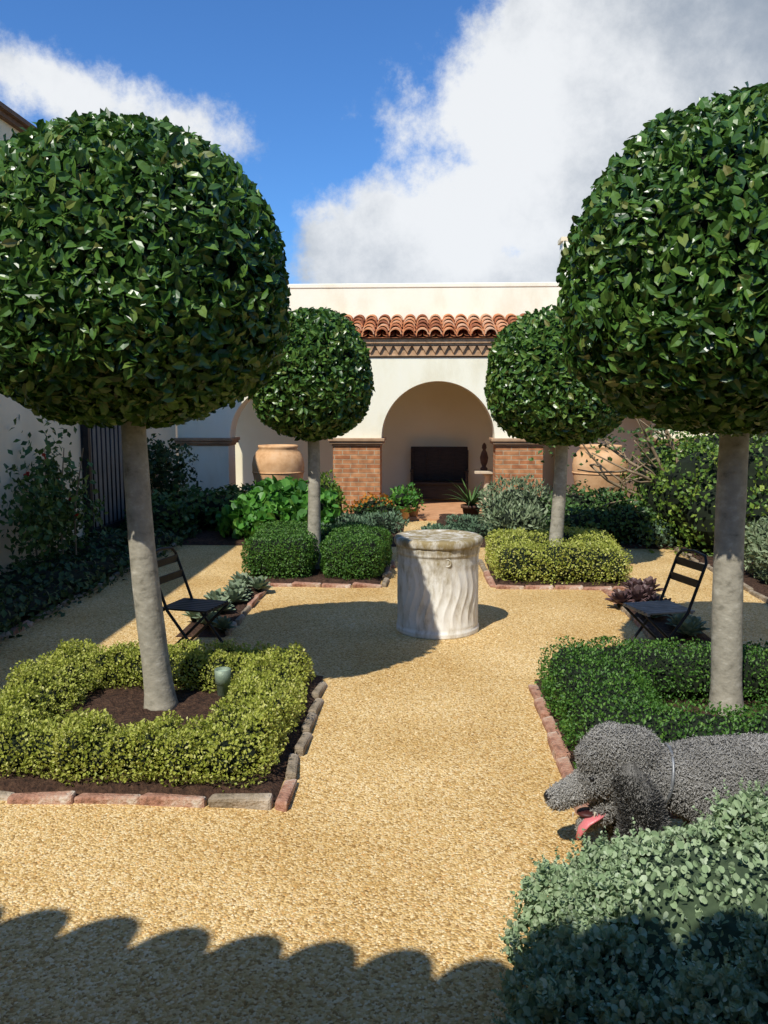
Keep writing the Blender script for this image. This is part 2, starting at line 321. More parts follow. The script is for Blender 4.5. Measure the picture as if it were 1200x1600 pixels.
def blobpts(blobs,n,rng,amp=.07,freq=5,depth=.25,zmin=.01,cut=.7):
    A=np.array([b[3]*b[4]+b[4]*b[5]+b[3]*b[5] for b in blobs]); A=A/A.sum(); PO=[];NO=[]
    for bi,b in enumerate(blobs):
        m=int(n*A[bi])+1; d=nz(rng.normal(size=(m,3))); p=b[6]
        l=d*(np.sum(np.abs(d)**p,1)**(-1/p))[:,None]
        Rr=np.tile(np.array(b[3:6],float),(m,1))
        if len(b)>7: Rr[l[:,2]<0,2]=b[7]
        f=np.zeros(m)
        for q in range(5):
            kv=rng.normal(size=3)*freq; f+=np.sin(l@kv+rng.random()*6.28)
        f=1+amp*f/1.6
        pos=np.array(b[:3])+l*Rr*(f*(1-depth*rng.random(m)**2))[:,None]
        nr=nz(np.sign(l)*np.abs(l)**(p-1)/Rr)
        ok=pos[:,2]>zmin
        for bj,c in enumerate(blobs):
            if bj==bi: continue
            rz=c[5] if len(c)<8 else np.where(pos[:,2]<c[2],c[7],c[5])
            q=(np.abs((pos[:,0]-c[0])/c[3])**c[6]+np.abs((pos[:,1]-c[1])/c[4])**c[6]+np.abs((pos[:,2]-c[2])/rz)**c[6])
            ok&=q>cut
        PO.append(pos[ok]);NO.append(nr[ok])
    return np.concatenate(PO),np.concatenate(NO)
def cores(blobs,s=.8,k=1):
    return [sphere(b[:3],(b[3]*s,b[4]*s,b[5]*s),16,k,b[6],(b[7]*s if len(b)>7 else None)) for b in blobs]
seedc=[10]
def foliage(blobs,n,Ln,Wd,kind='leaf',core=.78,seed=None,out=.5,up=.2,jit=.5,amp=.07,freq=5,depth=.25,zmin=.01,cut=.7,svar=.35):
    seedc[0]+=1; rng=np.random.default_rng(seed or seedc[0])
    p,nr=blobpts(blobs,n,rng,amp,freq,depth,zmin,cut)
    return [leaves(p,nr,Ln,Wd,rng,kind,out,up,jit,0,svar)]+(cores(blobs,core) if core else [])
def PB(u,vt,Y,hw,ry=None,base=0,p=2.2):
    t=P(u,vt,Y); r=hw*Y/F; h=(t.z-base)/2
    return (t.x,Y,base+h,r,ry or r*.8,h,p)
# ---------------------------------------------------------------- ground
def sheet(name,x0,x1,y0,y1,z,mat,nx=1): return tag(build(name,[chunk([(x0,y0,z),(x1,y0,z),(x1,y1,z),(x0,y1,z)],[[[0,1,2,3]]])],mat),None,None,None,'structure')
sheet('ground',-300,300,-300,300,-.006,'earth')
sheet('gravel',-3.6,3.5,-1.6,15.5,0,'gravel')
rg=np.random.default_rng(91); n=20000
px_=-2.6+5.2*rg.random(n); py_=2.3+6*rg.random(n)**1.4; ok=~((px_<-.66)&(px_>-2.75)&(py_>3.8)&(py_<6.05))&~((px_>.68)&(py_>3.8)&(py_<6.05))&((px_-.115)**2+(py_-7.3)**2>.17)
pp=np.stack([px_,py_,np.full(n,.0)],1)[ok]; up_=np.tile([0,0,1.],(len(pp),1))
single('loose_pebbles','loose golden pebbles strewn over the near gravel','pebbles',[leaves(pp,up_,.010,.0075,rg,'pebble',0,0,.15,svar=.5,tint=rg.random(len(pp)))],'pebble',(0,4,0),kind='stuff')
def soil(x0,x1,y0,y1,z=.03,seed=1):
    rng=np.random.default_rng(seed); nx=max(2,int((x1-x0)/.06)); ny=max(2,int((y1-y0)/.06))
    X,Y=np.meshgrid(np.linspace(x0,x1,nx),np.linspace(y0,y1,ny)); Z=z+rng.random(X.shape)*.025
    Z[0]=Z[-1]=.004; Z[:,0]=Z[:,-1]=.004
    V=np.stack([X,Y,Z],-1).reshape(-1,3); Q=[[j*nx+i,j*nx+i+1,(j+1)*nx+i+1,(j+1)*nx+i] for j in range(ny-1) for i in range(nx-1)]
    return tag(build('soil',[chunk(V,[Q])],'soil',smooth=True),None,None,None,'structure')
soil(-2.68,-.74,3.92,5.9,.03,1); soil(.8,2.85,3.95,5.9,.03,2); soil(-2.1,-.5,9.1,10.8,.03,3); soil(.78,2.3,9.1,10.8,.03,4)
soil(-4.7,-3.64,4.5,15.4,.03,5); soil(3.54,5.35,5,15.4,.03,6)
soil(-3.6,-.35,11.75,15.3,.03,7); soil(.2,3.5,11.75,15.3,.03,8)
soil(-2.15,-1.72,6.9,9.0,.02,9); soil(1.95,2.45,6.9,8.9,.02,10); soil(.7,2.2,1.9,2.8,.02,11)
# ---------------------------------------------------------------- arcade
ar=thing('arcade','cream arcade with a tiled roof and a central arch on brick piers','building',(.22,15.6,0))
SP=1.42; ops=[(-3.7,-1.76),(-.83,1.28),(2.2,4.3)]; XL,XR,TOPZ=-4.7,5.4,2.9
xs=[XL]
for a,b in ops:
    c=(a+b)/2;r=(b-a)/2
    xs+= [c-r*math.cos(math.pi*i/40) for i in range(41)]
xs.append(XR)
def zl(x):
    for a,b in ops:
        if a<=x<=b:
            c=(a+b)/2;r=(b-a)/2; return SP+math.sqrt(max(0,r*r-(x-c)**2))
    return SP
Y0,Y1=15.62,16.1; V=[];Q=[]
for x in xs:
    z=zl(x); V+=[(x,Y0,z),(x,Y0,TOPZ),(x,Y1,z),(x,Y1,TOPZ)]
for i in range(len(xs)-1):
    a=4*i;b=a+4; Q+=[[a,b,b+1,a+1],[a+2,a+3,b+3,b+2],[a,a+2,b+2,b],[a+1,b+1,b+3,a+3]]
part('wall',[chunk(V,[Q])],'stucco',ar)
for (a,b,mt) in [(XL,-3.7,'stucco'),(-1.76,-.83,'brick'),(1.28,2.2,'brick'),(4.3,XR,'stucco')]:
    pr=part('pier',[bx(a+.02,b-.02,15.58,16.14,0,1.27)],mt,ar,bevel=.01)
    if mt=='brick': pr['label']='red brick pier'
    part('pier_cap',[bx(a-.0,b+.0,15.56,16.16,1.27,1.31),bx(a-.04,b+.04,15.52,16.2,1.31,1.36),bx(a-.065,b+.065,15.49,16.22,1.36,1.417)],'cap',pr,bevel=.012)
cz=[bx(XL,XR,15.585,16.0,2.93,2.955),bx(XL,XR,15.6,16.0,2.955,3.12),bx(XL,XR,15.54,16.0,3.12,3.16),bx(XL,XR,15.51,16.0,3.16,3.24)]
for i in range(int((XR-XL)/.17)):
    x=XL+.1+i*.17; cz.append(chunk([(x-.082,15.598,3.118),(x+.082,15.598,3.118),(x,15.598,2.958),(x-.07,15.55,3.112),(x+.07,15.55,3.112),(x,15.55,2.985)],[[[3,4,1,0],[4,5,2,1],[5,3,0,2]],[[3,5,4]]]))
part('cornice',cz,'cornice',ar)
def tiles(x0,x1,yf,zf,slope,rows,per,rlen,rx,hz,seed,nseg=8):
    rng=np.random.default_rng(seed); out=[]; n=int((x1-x0)/per)
    for j in range(rows):
        for i in range(n):
            cx=x0+per*(i+.5)+rng.normal()*.006; y0=yf+j*rlen*.85+rng.normal()*.012; zz=zf+(y0-yf)*slope
            V=[];Q=[]
            for e in range(2):
                sc_=1-.14*e; yy=y0+e*rlen; z=zz+e*rlen*slope+(.035 if e==0 else 0)
                for s in range(nseg+1):
                    a=math.pi*s/nseg; 
                    for th in (1,.82): V.append((cx+rx*sc_*th*math.cos(a),yy,z+hz*sc_*th*math.sin(a)))
            m=2*(nseg+1)
            for s in range(nseg):
                a=2*s; Q+=[[a,a+2,m+a+2,m+a],[a,a+1,a+3,a+2],[a+1,m+a+1,m+a+3,a+3]]
            out.append(chunk(V,[Q],0,rng.random()))
            px_=cx+per/2; V=[];Q=[]
            for e in range(2):
                yy=y0+.03+e*rlen; z=zz+e*rlen*slope+.02
                for s in range(7):
                    a=math.pi+math.pi*s/6; V.append((px_+per*.45*math.cos(a),yy,z+.02+.09*math.sin(a)*.5))
            for s in range(6): Q.append([s,s+1,7+s+1,7+s])
            out.append(chunk(V,[Q],0,rng.random()*.5))
    return out
part('roof',tiles(XL,XR,15.43,3.28,.3,5,.25,.37,.118,.105,5)+[chunk([(XL,15.46,3.25),(XR,15.46,3.25),(XR,17.05,3.73),(XL,17.05,3.73)],[[[0,1,2,3]]],0,.1)],'tile',ar,smooth=False)
part('upper_wall',[bx(XL-.3,XR,17.0,17.3,3.1,4.36),bx(XL-.3,XR,16.985,17.33,4.36,4.45)],'stucco',ar,bevel=.015)
part('back_wall',[bx(XL,XR,18.0,18.2,0,3.05)],'inner',ar)
part('ceiling',[bx(XL,XR,16.1,18.2,2.95,3.05)],'inner',ar)
part('porch_floor',[bx(-1.0,1.5,14.6,15.55,-.02,.035),bx(XL,XR,15.55,18.0,-.02,.03)],'floor',ar)
# neighbours
nb=thing('neighbouring_building','taller cream building corner rising behind the right end of the arcade roof','building',(5.5,17.6,0))
part('wall',[bx(2.72,9,17.34,17.75,0,5.3)],'stucco',nb); part('coping',[bx(2.68,9.03,17.33,17.78,5.3,5.38)],'stucco_shade',nb)
lw=thing('courtyard_wall','tall shaded stucco wall with a brown eave along the left of the courtyard','wall',(-4.9,6,0))
part('wall',[bx(-5.2,-4.73,-3,15.6,0,5.15)],'stucco_shade',lw)
part('eave',[bx(-5.3,-4.66,-3.1,17,5.15,5.2),bx(-5.3,-4.6,-3.2,17.1,5.2,5.25)],'eave',lw)
rw=single('courtyard_wall','cream stucco wall behind the leafy shrubs along the right of the courtyard','wall',[bx(5.4,5.8,-3,17,0,3.0)],'stucco',(5.6,6,0))
fr=thing('porch_building','tiled porch the courtyard is seen from, whose scalloped eave shades the near gravel','building',(0,-1.5,0))
ZE=3.3; YE=.08
part('roof',[chunk([(-5,YE,ZE),(6,YE,ZE),(6,-2.6,ZE+.35*(YE+2.6)),(-5,-2.6,ZE+.35*(YE+2.6)),(-5,YE,ZE-.1),(6,YE,ZE-.1),(6,-2.6,ZE-.1),(-5,-2.6,ZE-.1)],[[[0,1,2,3],[4,7,6,5],[0,4,5,1],[2,6,7,3],[0,3,7,4],[1,5,6,2]]],0,.3)]
     +tiles(-5,6,YE+.02,ZE-.02,-.35,3,.28,-.8,.138,.24,8,12),'tile',fr)
part('wall',[bx(-4.7,6,-2.7,-2.4,0,3.15)],'stucco',fr)
fr.rotation_euler=(0,0,-.115)
# iron grille on the left wall
gr=thing('iron_grille','black iron grille of upright bars on the shaded left wall','grille',(-4.7,12.2,.2))
part('recess_panel',[bx(-4.729,-4.715,11.3,13.1,.25,1.9)],'dimrecess',gr)  # flat panel on the wall, coloured like a dim recess behind the bars
part('frame',[bx(-4.72,-4.62,11.22,11.3,.2,1.95),bx(-4.72,-4.62,13.1,13.18,.2,1.95),bx(-4.72,-4.62,11.3,13.1,1.87,1.95),bx(-4.72,-4.62,11.3,13.1,.2,.28)],'black',gr)
for i in range(10): part('bar',[tube([(-4.66,11.45+i*.167,.28),(-4.66,11.45+i*.167,1.87)],.012,8)],'black',gr,smooth=True)
# ---------------------------------------------------------------- porch furniture
bc=P(686,785,17.4); b0=thing('bench','dark wooden high backed bench standing in the shade under the central arch','bench',(bc.x,17.5,.03))
bw=.6; X=bc.x
part('backrest',[bx(X-bw,X+bw,17.72,17.77,.42,1.1),bx(X-bw,X+bw,17.70,17.79,1.1,1.17)]+[bx(X-bw+.02+i*.29,X-bw+.06+i*.29,17.7,17.718,.45,1.1) for i in range(5)],'wood',b0,bevel=.006)
part('seat',[bx(X-bw,X+bw,17.25,17.715,.4,.45)],'wood',b0,bevel=.006)
part('front_panel',[bx(X-bw+.05,X+bw-.05,17.31,17.34,.1,.395)],'wood',b0)
for s in(-1,1):
    part('arm',[bx(X+s*(bw-.03)-.035,X+s*(bw-.03)+.035,17.24,17.7,.66,.7),bx(X+s*(bw-.03)-.03,X+s*(bw-.03)+.03,17.26,17.32,.455,.655)],'wood',b0,bevel=.005)
    part('leg',[bx(X+s*(bw-.03)-.03,X+s*(bw-.03)+.03,17.26,17.32,.03,.395)],'wood',b0)
    part('leg',[bx(X+s*(bw-.03)-.03,X+s*(bw-.03)+.03,17.66,17.715,.03,.395)],'wood',b0)
t=P(760,735,17.0); st=thing('side_table','small pale stone table beside the bench under the arch','table',(t.x,17.0,.03))
zt=t.z; part('tabletop',[bx(t.x-.25,t.x+.3,16.8,17.25,zt-.06,zt)],'table',st,bevel=.01); part('leg',[lathe([(.14,0),(.14,.05),(.07,.1),(.09,.3),(.06,zt-.16),(.12,zt-.1)],(t.x+.03,17.02,.03),20)],'table',st,smooth=True)
single('statuette','dark brown turned finial standing on the small stone table','ornament',[lathe([(.07,0),(.075,.04),(.04,.08),(.07,.16),(.085,.26),(.06,.36),(.03,.42),(.05,.46),(.04,.52),(.01,.56)],(t.x-.05,17.0,zt),20)],'statue',(t.x-.05,17.0,zt),smooth=True)
# urns
def urn(u,Y,label,hw):
    c=P(u,740,Y); r=hw*Y/F; top=P(u,698,Y).z
    prof=[(r*.45,0),(r*.6,.1*top),(r*.85,.35*top),(r*.98,.6*top),(r,.72*top),(r*.95,.82*top),(r*.84,.9*top),(r*.72,.95*top),(r*.76,.965*top),(r*.76,top),(r*.66,top),(r*.6,.93*top),(r*.6,.8*top)]
    o=thing('urn',label,'urn',(c.x,Y,.03),None)
    part('body',[lathe(prof,(c.x,Y,.03),48)],'terra',o,smooth=True)
    for f,rr in((.36,.855),(.61,.98)): part('band',[tube([(c.x+r*rr*math.cos(a),Y+r*rr*math.sin(a),.03+f*top) for a in np.linspace(0,6.283,48,endpoint=False)],.014,8,closed=True)],'terra',o,smooth=True)
urn(435,15.35,'huge pale terracotta urn in front of the left arch of the arcade',41)
urn(937,15.35,'huge terracotta urn in the right arch half hidden by bare branches',42)
# ---------------------------------------------------------------- wellhead
wx,wy=.115,7.3
wl=thing('wellhead','round weathered marble wellhead with carved wavy flutes in the middle of the gravel','wellhead',(wx,wy,0))
zs=[0,.012,.03,.045,.055]+list(np.linspace(.075,.66,38))+[.68,.70,.705,.72,.735,.75,.765,.772]
prof=[]
for z in zs:
    r=.36
    if z<.05: r=.37
    if z>=.705: r=.367
    if z>=.75: r=.373
    prof.append((r,z))
def flute(r,z,a,i):
    if .06<z<.64:
        q=(z-.07)/.57; ph=a+.1*math.sin(q*2*math.pi+.6)
        e=max(0,min(1,min(q,1-q)*9)); return r-.009*e*(abs(math.sin(ph*14)))**.6+.002
    return r+.003*math.sin(3*a+z*9)
part('body',[lathe(prof,(wx,wy,0),320,fn=flute)],'marble',wl,smooth=True)
def lump(r,z,a,i): return r+.002*math.sin(5*a+1)+.002*math.sin(13*a+z*40)+.0015*math.sin(29*a+z*90)
part('rim',[lathe([(.372,.77),(.386,.776),(.392,.79),(.393,.815),(.388,.835),(.372,.846),(.3,.85),(.29,.845),(.2,.838),(.02,.84)],(wx,wy,0),160,fn=lump)],'marble',wl,smooth=True)
rp=Vector((wx+.075,wy-.352,.66)); part('roundel',[tube([(rp.x+.03*math.cos(a),rp.y-.0,rp.z+.032*math.sin(a)) for a in np.linspace(0,6.28,20,endpoint=False)],.007,8,closed=True),sphere((rp.x,rp.y+.006,rp.z),(.026,.01,.028),12)],'marble',wl,smooth=True)
# ---------------------------------------------------------------- trees
def tree(label,base,Y,top,rt,rb,crown,n,Ln,Wd,seed):
    rng=np.random.default_rng(seed); b=Vector((P(base[0],base[1],Y).x,Y,0)); Yb=b.y
    tp=P(top[0],top[1],Yb); cx=P(crown[0],top[1],Yb).x
    o=thing('bay_tree',label,'tree',(b.x,b.y,0))
    pts=[];rs=[]; Z=tp.z+.45
    for i in range(40):
        q=i/39; z=Z*q; f=min(1.15,z/tp.z)
        pts.append((b.x+(tp.x-b.x)*f+.012*math.sin(5*q+seed),Yb+.01*math.sin(7*q+seed),z)); rs.append((rb+(rt-rb)*q)*(1+.34*math.exp(-z/.08))*(1+.012*math.sin(17*q+seed)+.006*math.sin(43*q+seed*2)))
    ch=[tube(pts,rs,24)]
    e=np.array(pts[-4])
    for i in range(7):
        a=i*.9+seed; l=crown[1]*.8
        ch.append(tube([e-[0,0,.15],e+[.3*l*math.cos(a),.3*l*math.sin(a),.25],e+[.8*l*math.cos(a),.8*l*math.sin(a),.6]],[rt*.5,rt*.3,rt*.12],8))
    part('trunk',ch,'bark',o,smooth=True)
    r,zt,zm,zb,p=crown[1:6]; zt-=.04
    bl=[(cx,Yb,zm,r-.03,r-.03,zt-zm,p,zm-zb)]
    fo=foliage(bl,n,Ln,Wd,'bay',.82,seed,.5,.12,.75,.02,6,.22,cut=.7,svar=.45)
    pp,pn=blobpts(bl,n//9,rng,.015,6,.06)
    fo.append(leaves(pp,pn,Ln*.95,Wd,rng,'bay',.75,.4,.8,0,.35,tint=.35+.5*rng.random(len(pp))))
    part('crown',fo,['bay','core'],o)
    return o
Yf=5.14
tree('large clipped bay tree in the front left bed of pale hedge, nearest on the left',(250,1118),Yf,(208,668),.071,.092,(208,.99,P(200,190,Yf).z,P(200,480,Yf).z,P(200,660,Yf).z,2.2),21500,.072,.043,21)
tree('large clipped bay tree in the front right bed behind the poodle',(1135,1105),5.25,(1146,675),.084,.095,(1150,1.07,P(1150,158,5.25).z,P(1150,490,5.25).z,P(1150,670,5.25).z,2.2),24000,.072,.043,22)
tree('smaller clipped bay tree behind the wellhead on the left, in the dark clipped hedge',(494,870),9.9,(488,680),.068,.08,(488,.70,P(490,484,9.9).z,P(490,600,9.9).z,P(490,682,9.9).z,2.4),10000,.08,.045,23)
tree('smaller clipped bay tree behind the wellhead on the right, in the yellow green hedge',(867,870),9.9,(877,688),.07,.085,(872,.83,P(870,480,9.9).z,P(870,600,9.9).z,P(870,692,9.9).z,2.4),12500,.08,.045,24)
# ---------------------------------------------------------------- hedges
def ring(x0,x1,y0,y1,w,h,seed,p=2.3,step=.6,jit=.06,hv=.06,closed=True):
    rng=np.random.default_rng(seed); xa,xb,ya,yb=x0+w/2,x1-w/2,y0+w/2,y1-w/2; bl=[]
    C=[(xa,ya),(xb,ya),(xb,yb),(xa,yb),(xa,ya)]
    for (a,b) in zip(C[:-1],C[1:]):
        l=math.hypot(b[0]-a[0],b[1]-a[1]); k=max(1,round(l/(w*step)))
        for i in range(k):
            q=i/k; hh=h*(1+rng.normal()*hv); r=w/2*(1.05+rng.random()*.12)
            bl.append((a[0]+(b[0]-a[0])*q+rng.normal()*jit*w,a[1]+(b[1]-a[1])*q+rng.normal()*jit*w,hh*.5,r,r,hh*.52,p))
    return bl
rh=np.random.default_rng(44); bl=ring(-2.66,-.8,4.0,5.84,.42,.24,31,jit=.04,hv=.08)
for b in list(bl):      # small upright clumps over the ring
    for i in range(4): bl.append((b[0]+(rh.random()-.5)*.26,b[1]+(rh.random()-.5)*.26,b[2]+.05,.065+.04*rh.random(),.065+.04*rh.random(),.1+.06*rh.random(),2.))
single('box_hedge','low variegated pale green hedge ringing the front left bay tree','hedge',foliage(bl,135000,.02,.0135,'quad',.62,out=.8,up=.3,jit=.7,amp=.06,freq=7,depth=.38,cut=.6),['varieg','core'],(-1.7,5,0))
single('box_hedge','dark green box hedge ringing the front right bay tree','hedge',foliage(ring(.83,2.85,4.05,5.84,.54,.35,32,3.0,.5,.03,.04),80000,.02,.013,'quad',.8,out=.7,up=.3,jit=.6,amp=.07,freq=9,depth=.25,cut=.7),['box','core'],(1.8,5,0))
bb=lambda x,y,rx,ry,h,p=3.:(x,y,h*.5,rx,ry,h*.52,p)
single('box_hedge','dark clipped box block at the left of the back left bed','hedge',foliage([bb(-1.7,9.66,.4,.46,.48,6.),bb(-1.7,10.3,.42,.4,.5,6.),bb(-1.3,10.35,.3,.3,.46,4.)],32000,.024,.016,'quad',.88,out=.5,up=.3,jit=.6,amp=.03,depth=.18),['box','core'],(-1.7,9.9,0))
single('box_hedge','dark clipped box block beside the wellhead in the back left bed','hedge',foliage([bb(-.84,9.58,.36,.4,.47,4.),bb(-.84,10.2,.4,.38,.5,4.)],22000,.024,.016,'quad',.86,out=.55,up=.3,jit=.6,amp=.05,depth=.2),['box','core'],(-.8,9.7,0))
single('box_hedge','low yellow green hedge ringing the back right bay tree','hedge',foliage(ring(.8,2.28,9.12,10.7,.5,.42,33,3.,.5,.04,.05),42000,.026,.017,'quad',.78,out=.65,up=.3,jit=.7,amp=.08,freq=8,depth=.28,cut=.6),['varieg','core'],(1.5,9.9,0))
# ---------------------------------------------------------------- brick edging
BR=[]
for i in range(4):
    rng=np.random.default_rng(60+i); c=box((0,0,0),(1,1,1)); V=c[0]*np.array([.322,.064,.08])+rng.normal(size=(8,3))*.008
    o=build('edging_brick',[chunk(V,[c[1][0]])],'edge' if i<3 else 'edgegrey',bevel=.012); BR.append(o.data); bpy.data.objects.remove(o)
rb=np.random.default_rng(5)
def edging(p0,p1,label,grp,n=None,grey=.2,zc=.002,wide=1):
    p0=Vector(p0);p1=Vector(p1); l=(p1-p0).length; n=n or max(1,round(l/.335)); a=math.atan2(p1.y-p0.y,p1.x-p0.x)
    for i in range(n):
        o=bpy.data.objects.new('edging_brick',BR[3 if rb.random()<grey else int(rb.integers(3))]); COL.objects.link(o)
        q=p0+(p1-p0)*((i+.5)/n); o.location=(q.x+rb.normal()*.009,q.y+rb.normal()*.009,zc+rb.normal()*.007); o.scale=(l/n/.335,wide,1)
        o.rotation_euler=(rb.normal()*.1,rb.normal()*.04,a+rb.normal()*.045)
        b=o.modifiers.new('bevel','BEVEL'); b.width=.014; b.segments=2
        tag(o,label,'brick',grp)
edging((-2.75,3.9),(-.74,3.88),'weathered red brick in the front edge of the front left bed','bricks along the front of the front left bed',6,.45)
edging((-.70,3.84),(-.71,5.7),'mossy brick along the path side of the front left bed','bricks along the path side of the front left bed',6,.75)
edging((.77,3.85),(.765,5.7),'red brick along the path side of the front right bed','bricks along the path side of the front right bed',6,.1)
edging((.83,3.9),(2.9,3.9),'brick in the front edge of the front right bed behind the poodle','bricks along the front of the front right bed',6,.2)
edging((-2.12,9.02),(-.48,9.02),'red brick in the front edge of the back left bed','bricks along the front of the back left bed',5,.2)
edging((-.45,9.0),(-.42,10.5),'brick along the path side of the back left bed','bricks along the path side of the back left bed',4,.2)
edging((.78,9.03),(2.35,9.03),'red brick in the front edge of the back right bed','bricks along the front of the back right bed',5,.1)
edging((.73,9.05),(.72,10.6),'brick along the path side of the back right bed','bricks along the path side of the back right bed',4,.2)
edging((-3.6,5.5),(-3.6,11.7),'grey edging stone along the shaded planting by the left wall','stones edging the left planting strip',18,.95)
edging((3.5,6.5),(3.5,11.7),'grey edging stone along the planting strip on the right','stones edging the right planting strip',15,.8)
edging((-1.72,6.95),(-1.72,9.0),'stone edging the succulent strip beside the left chair','stones edging the left succulent strip',6,.7,.0,.7)
edging((1.95,6.95),(1.95,9.0),'stone edging the succulent strip beside the right chair','stones edging the right succulent strip',6,.5,.0,.7)
# ---------------------------------------------------------------- shrubs
def bush(name,label,cat,blobs,n,Ln,Wd,mat,kind='leaf',**k):
    kd=k.pop('stuff',None)
    return single(name,label,cat,foliage(blobs,n,Ln,Wd,kind,**k),[mat,'core'],(blobs[0][0],blobs[0][1],0),kind=kd)
bush('leafy_shrub','bright green broad leaved shrub in front of the left urn','shrub',[PB(400,775,12.3,45),PB(445,750,12.9,50),PB(485,770,12.6,40),PB(430,790,12.1,50),PB(372,800,12.5,25)],2600,.13,.11,'bright','round',core=.7,out=.6,up=.4,jit=.4,amp=.14,depth=.4)
bush('leafy_shrub','slim yellow green shrub between the bright bush and the left brick pier','shrub',[PB(510,745,14.2,18),PB(522,765,13.8,16)],900,.08,.05,'lime','leaf',out=.8,up=.6,amp=.14)
bush('leafy_shrub','dark shrub in the shade below the left white pier','shrub',[PB(330,765,13.2,60),PB(270,765,13,55),PB(250,780,12.4,50),PB(375,760,14.2,40)],3000,.1,.07,'mid','leaf',amp=.15,depth=.4)
bush('climbing_plant','dark climbing plant on the shaded wall right of the iron grille','climber',[PB(262,695,14.2,40,.4,.2),PB(240,685,13.7,26,.3,.8)],1400,.09,.06,'shade','leaf',core=None,amp=.2,depth=.7)
rose=bush('rose_bush','climbing rose against the left wall, left of the iron grille','rose',[PB(75,675,9.6,48,.4,.1),PB(100,745,10.2,45,.4,.1),PB(45,735,8.9,32,.4,.2)],2100,.085,.055,'mid','leaf',core=None,amp=.25,depth=.8,freq=7)
rg=np.random.default_rng(9); pp,pn=blobpts([PB(70,700,9.5,55,.4,.5)],5,rg); part('blossom',[leaves(np.repeat(pp,7,0),nz(rg.normal(size=(len(pp)*7,3))),.035,.035,rg,'round',1.)],'red',rose)
part('cane',[tube([P(60+20*i,890,9.7),P(50+22*i,800,9.7),P(40+30*i,700,9.7)],[.014,.011,.006],6) for i in range(4)],'twig',rose)
gcb=[(x,y,.1,.45,.5,.12+.05*math.sin(y*3),2.2) for y in np.arange(6.3,12.5,.6) for x in(-4.35,-3.9)]
bush('ground_cover','dark low ground cover in the shaded strip along the left wall','ground cover',gcb,9000,.07,.05,'shade','leaf',core=.7,amp=.15,depth=.3,stuff='stuff')
bush('sage_bush','tall grey green sage in front of the right brick pier','shrub',[PB(808,752,13.2,52),PB(780,775,12.8,30),PB(838,765,13.0,32),PB(810,790,12.4,46)],4200,.08,.032,'sage','leaf',core=.7,out=.9,up=.7,amp=.14,depth=.35)
bush('leafy_shrub','dark green shrub between the sage and the bare branches','shrub',[PB(900,762,12.9,55),PB(955,766,12.6,55),PB(915,795,12.2,60),PB(985,785,12.1,50)],5600,.07,.045,'mid','leaf',core=.72,amp=.14,depth=.35)
bush('leafy_shrub','grey green shrub at the right end of the gravel below the large bush','shrub',[PB(1045,790,12.3,48),PB(1020,815,12.0,45),PB(1075,820,12.0,40)],2800,.07,.04,'catmint','leaf',core=.72,out=.8,up=.5,amp=.13,depth=.3)
bush('large_shrub','large sunlit leafy shrub filling the right wall behind the right chair','shrub',[PB(1110,680,11.6,85),PB(1190,668,11.2,90),PB(1060,715,12.2,60),PB(1260,680,11,90),PB(1140,740,11.0,80),PB(1215,760,10.6,80),PB(1040,675,13.2,55),PB(1120,655,13.4,80),PB(1210,650,13,80)],15000,.068,.045,'lime','leaf',core=.74,amp=.16,depth=.4)
bush('sage_bush','grey leaved bush cut by the right edge of the photo','shrub',[PB(1215,815,9.6,48),PB(1240,835,9.2,50)],2200,.08,.035,'sage','leaf',core=.7,out=.9,up=.6,amp=.12)
bush('catmint','low grey blue mound behind the dark clipped bushes, left of the path','shrub',[PB(545,808,12.6,40),PB(590,803,12.9,40),PB(520,822,12.3,30)],3000,.06,.025,'catmint','leaf',core=.7,out=.9,up=.6,amp=.12)
bush('catmint','low grey blue mound behind the wellhead, right of the path','shrub',[PB(730,808,12.9,32),PB(757,820,12.5,25),PB(690,824,12.6,35)],2400,.06,.025,'catmint','leaf',core=.7,out=.9,up=.6,amp=.12)
fb=bush('flowering_bush','small bush of orange flowers at the foot of the left brick pier','flowers',[PB(585,778,14.3,30),PB(570,785,14.2,22),PB(605,787,14.1,20)],1100,.06,.035,'mid','leaf',out=.7,up=.5)
rg=np.random.default_rng(12); pp,pn=blobpts([PB(585,772,14.2,31),PB(570,780,14.1,20)],380,rg,zmin=.3); part('blossom',[leaves(pp,pn,.05,.044,rg,'round',.6,.4)],'orange',fb)
# pots
def pot(u,v,Y,r,h,label,mat,n,Ln,Wd,pm='terra',strap=False):
    c=P(u,v,Y); o=thing('potted_plant',label,'potted plant',(c.x,Y,.03))
    part('pot',[lathe([(r*.65,0),(r*.9,h*.8),(r*1.05,h*.82),(r*1.08,h),(r*.92,h),(r*.88,h*.9)],(c.x,Y,.03),24)],pm,o,smooth=True)
    rg=np.random.default_rng(int(u)); 
    if strap:
        ch=[]
        for i in range(34):
            a=i*2.4; e=.35+.9*rg.random(); l=Ln*(.7+.5*rg.random()); pts=[]
            for q in np.linspace(0,1,6):
                pts.append((c.x+l*q*math.cos(a)*math.cos(e*.8),Y+l*q*math.sin(a)*math.cos(e*.8),h+l*(q*math.sin(e+.3)-.5*q*q*(1.2-e*.5))))
            ch.append(tube(pts,[Wd*.6,Wd,Wd*.9,Wd*.7,Wd*.4,.002],6,t=rg.random(),flat=.18))
        part('leaves',ch,mat,o,smooth=True)
    else: part('leaves',foliage([(c.x,Y,h+.12,r*1.5,r*1.5,.2,2.2)],n,Ln,Wd,'leaf',core=.6,up=.5,out=.8,amp=.15,zmin=h*.7),[mat,'core'],o)
pot(628,803,14.5,.16,.25,'small terracotta pot of green leaves beside the porch step','bright',260,.1,.05)
pot(646,802,14.9,.11,.18,'tiny terracotta pot right on the porch step, left of the bench','bright',120,.06,.03)
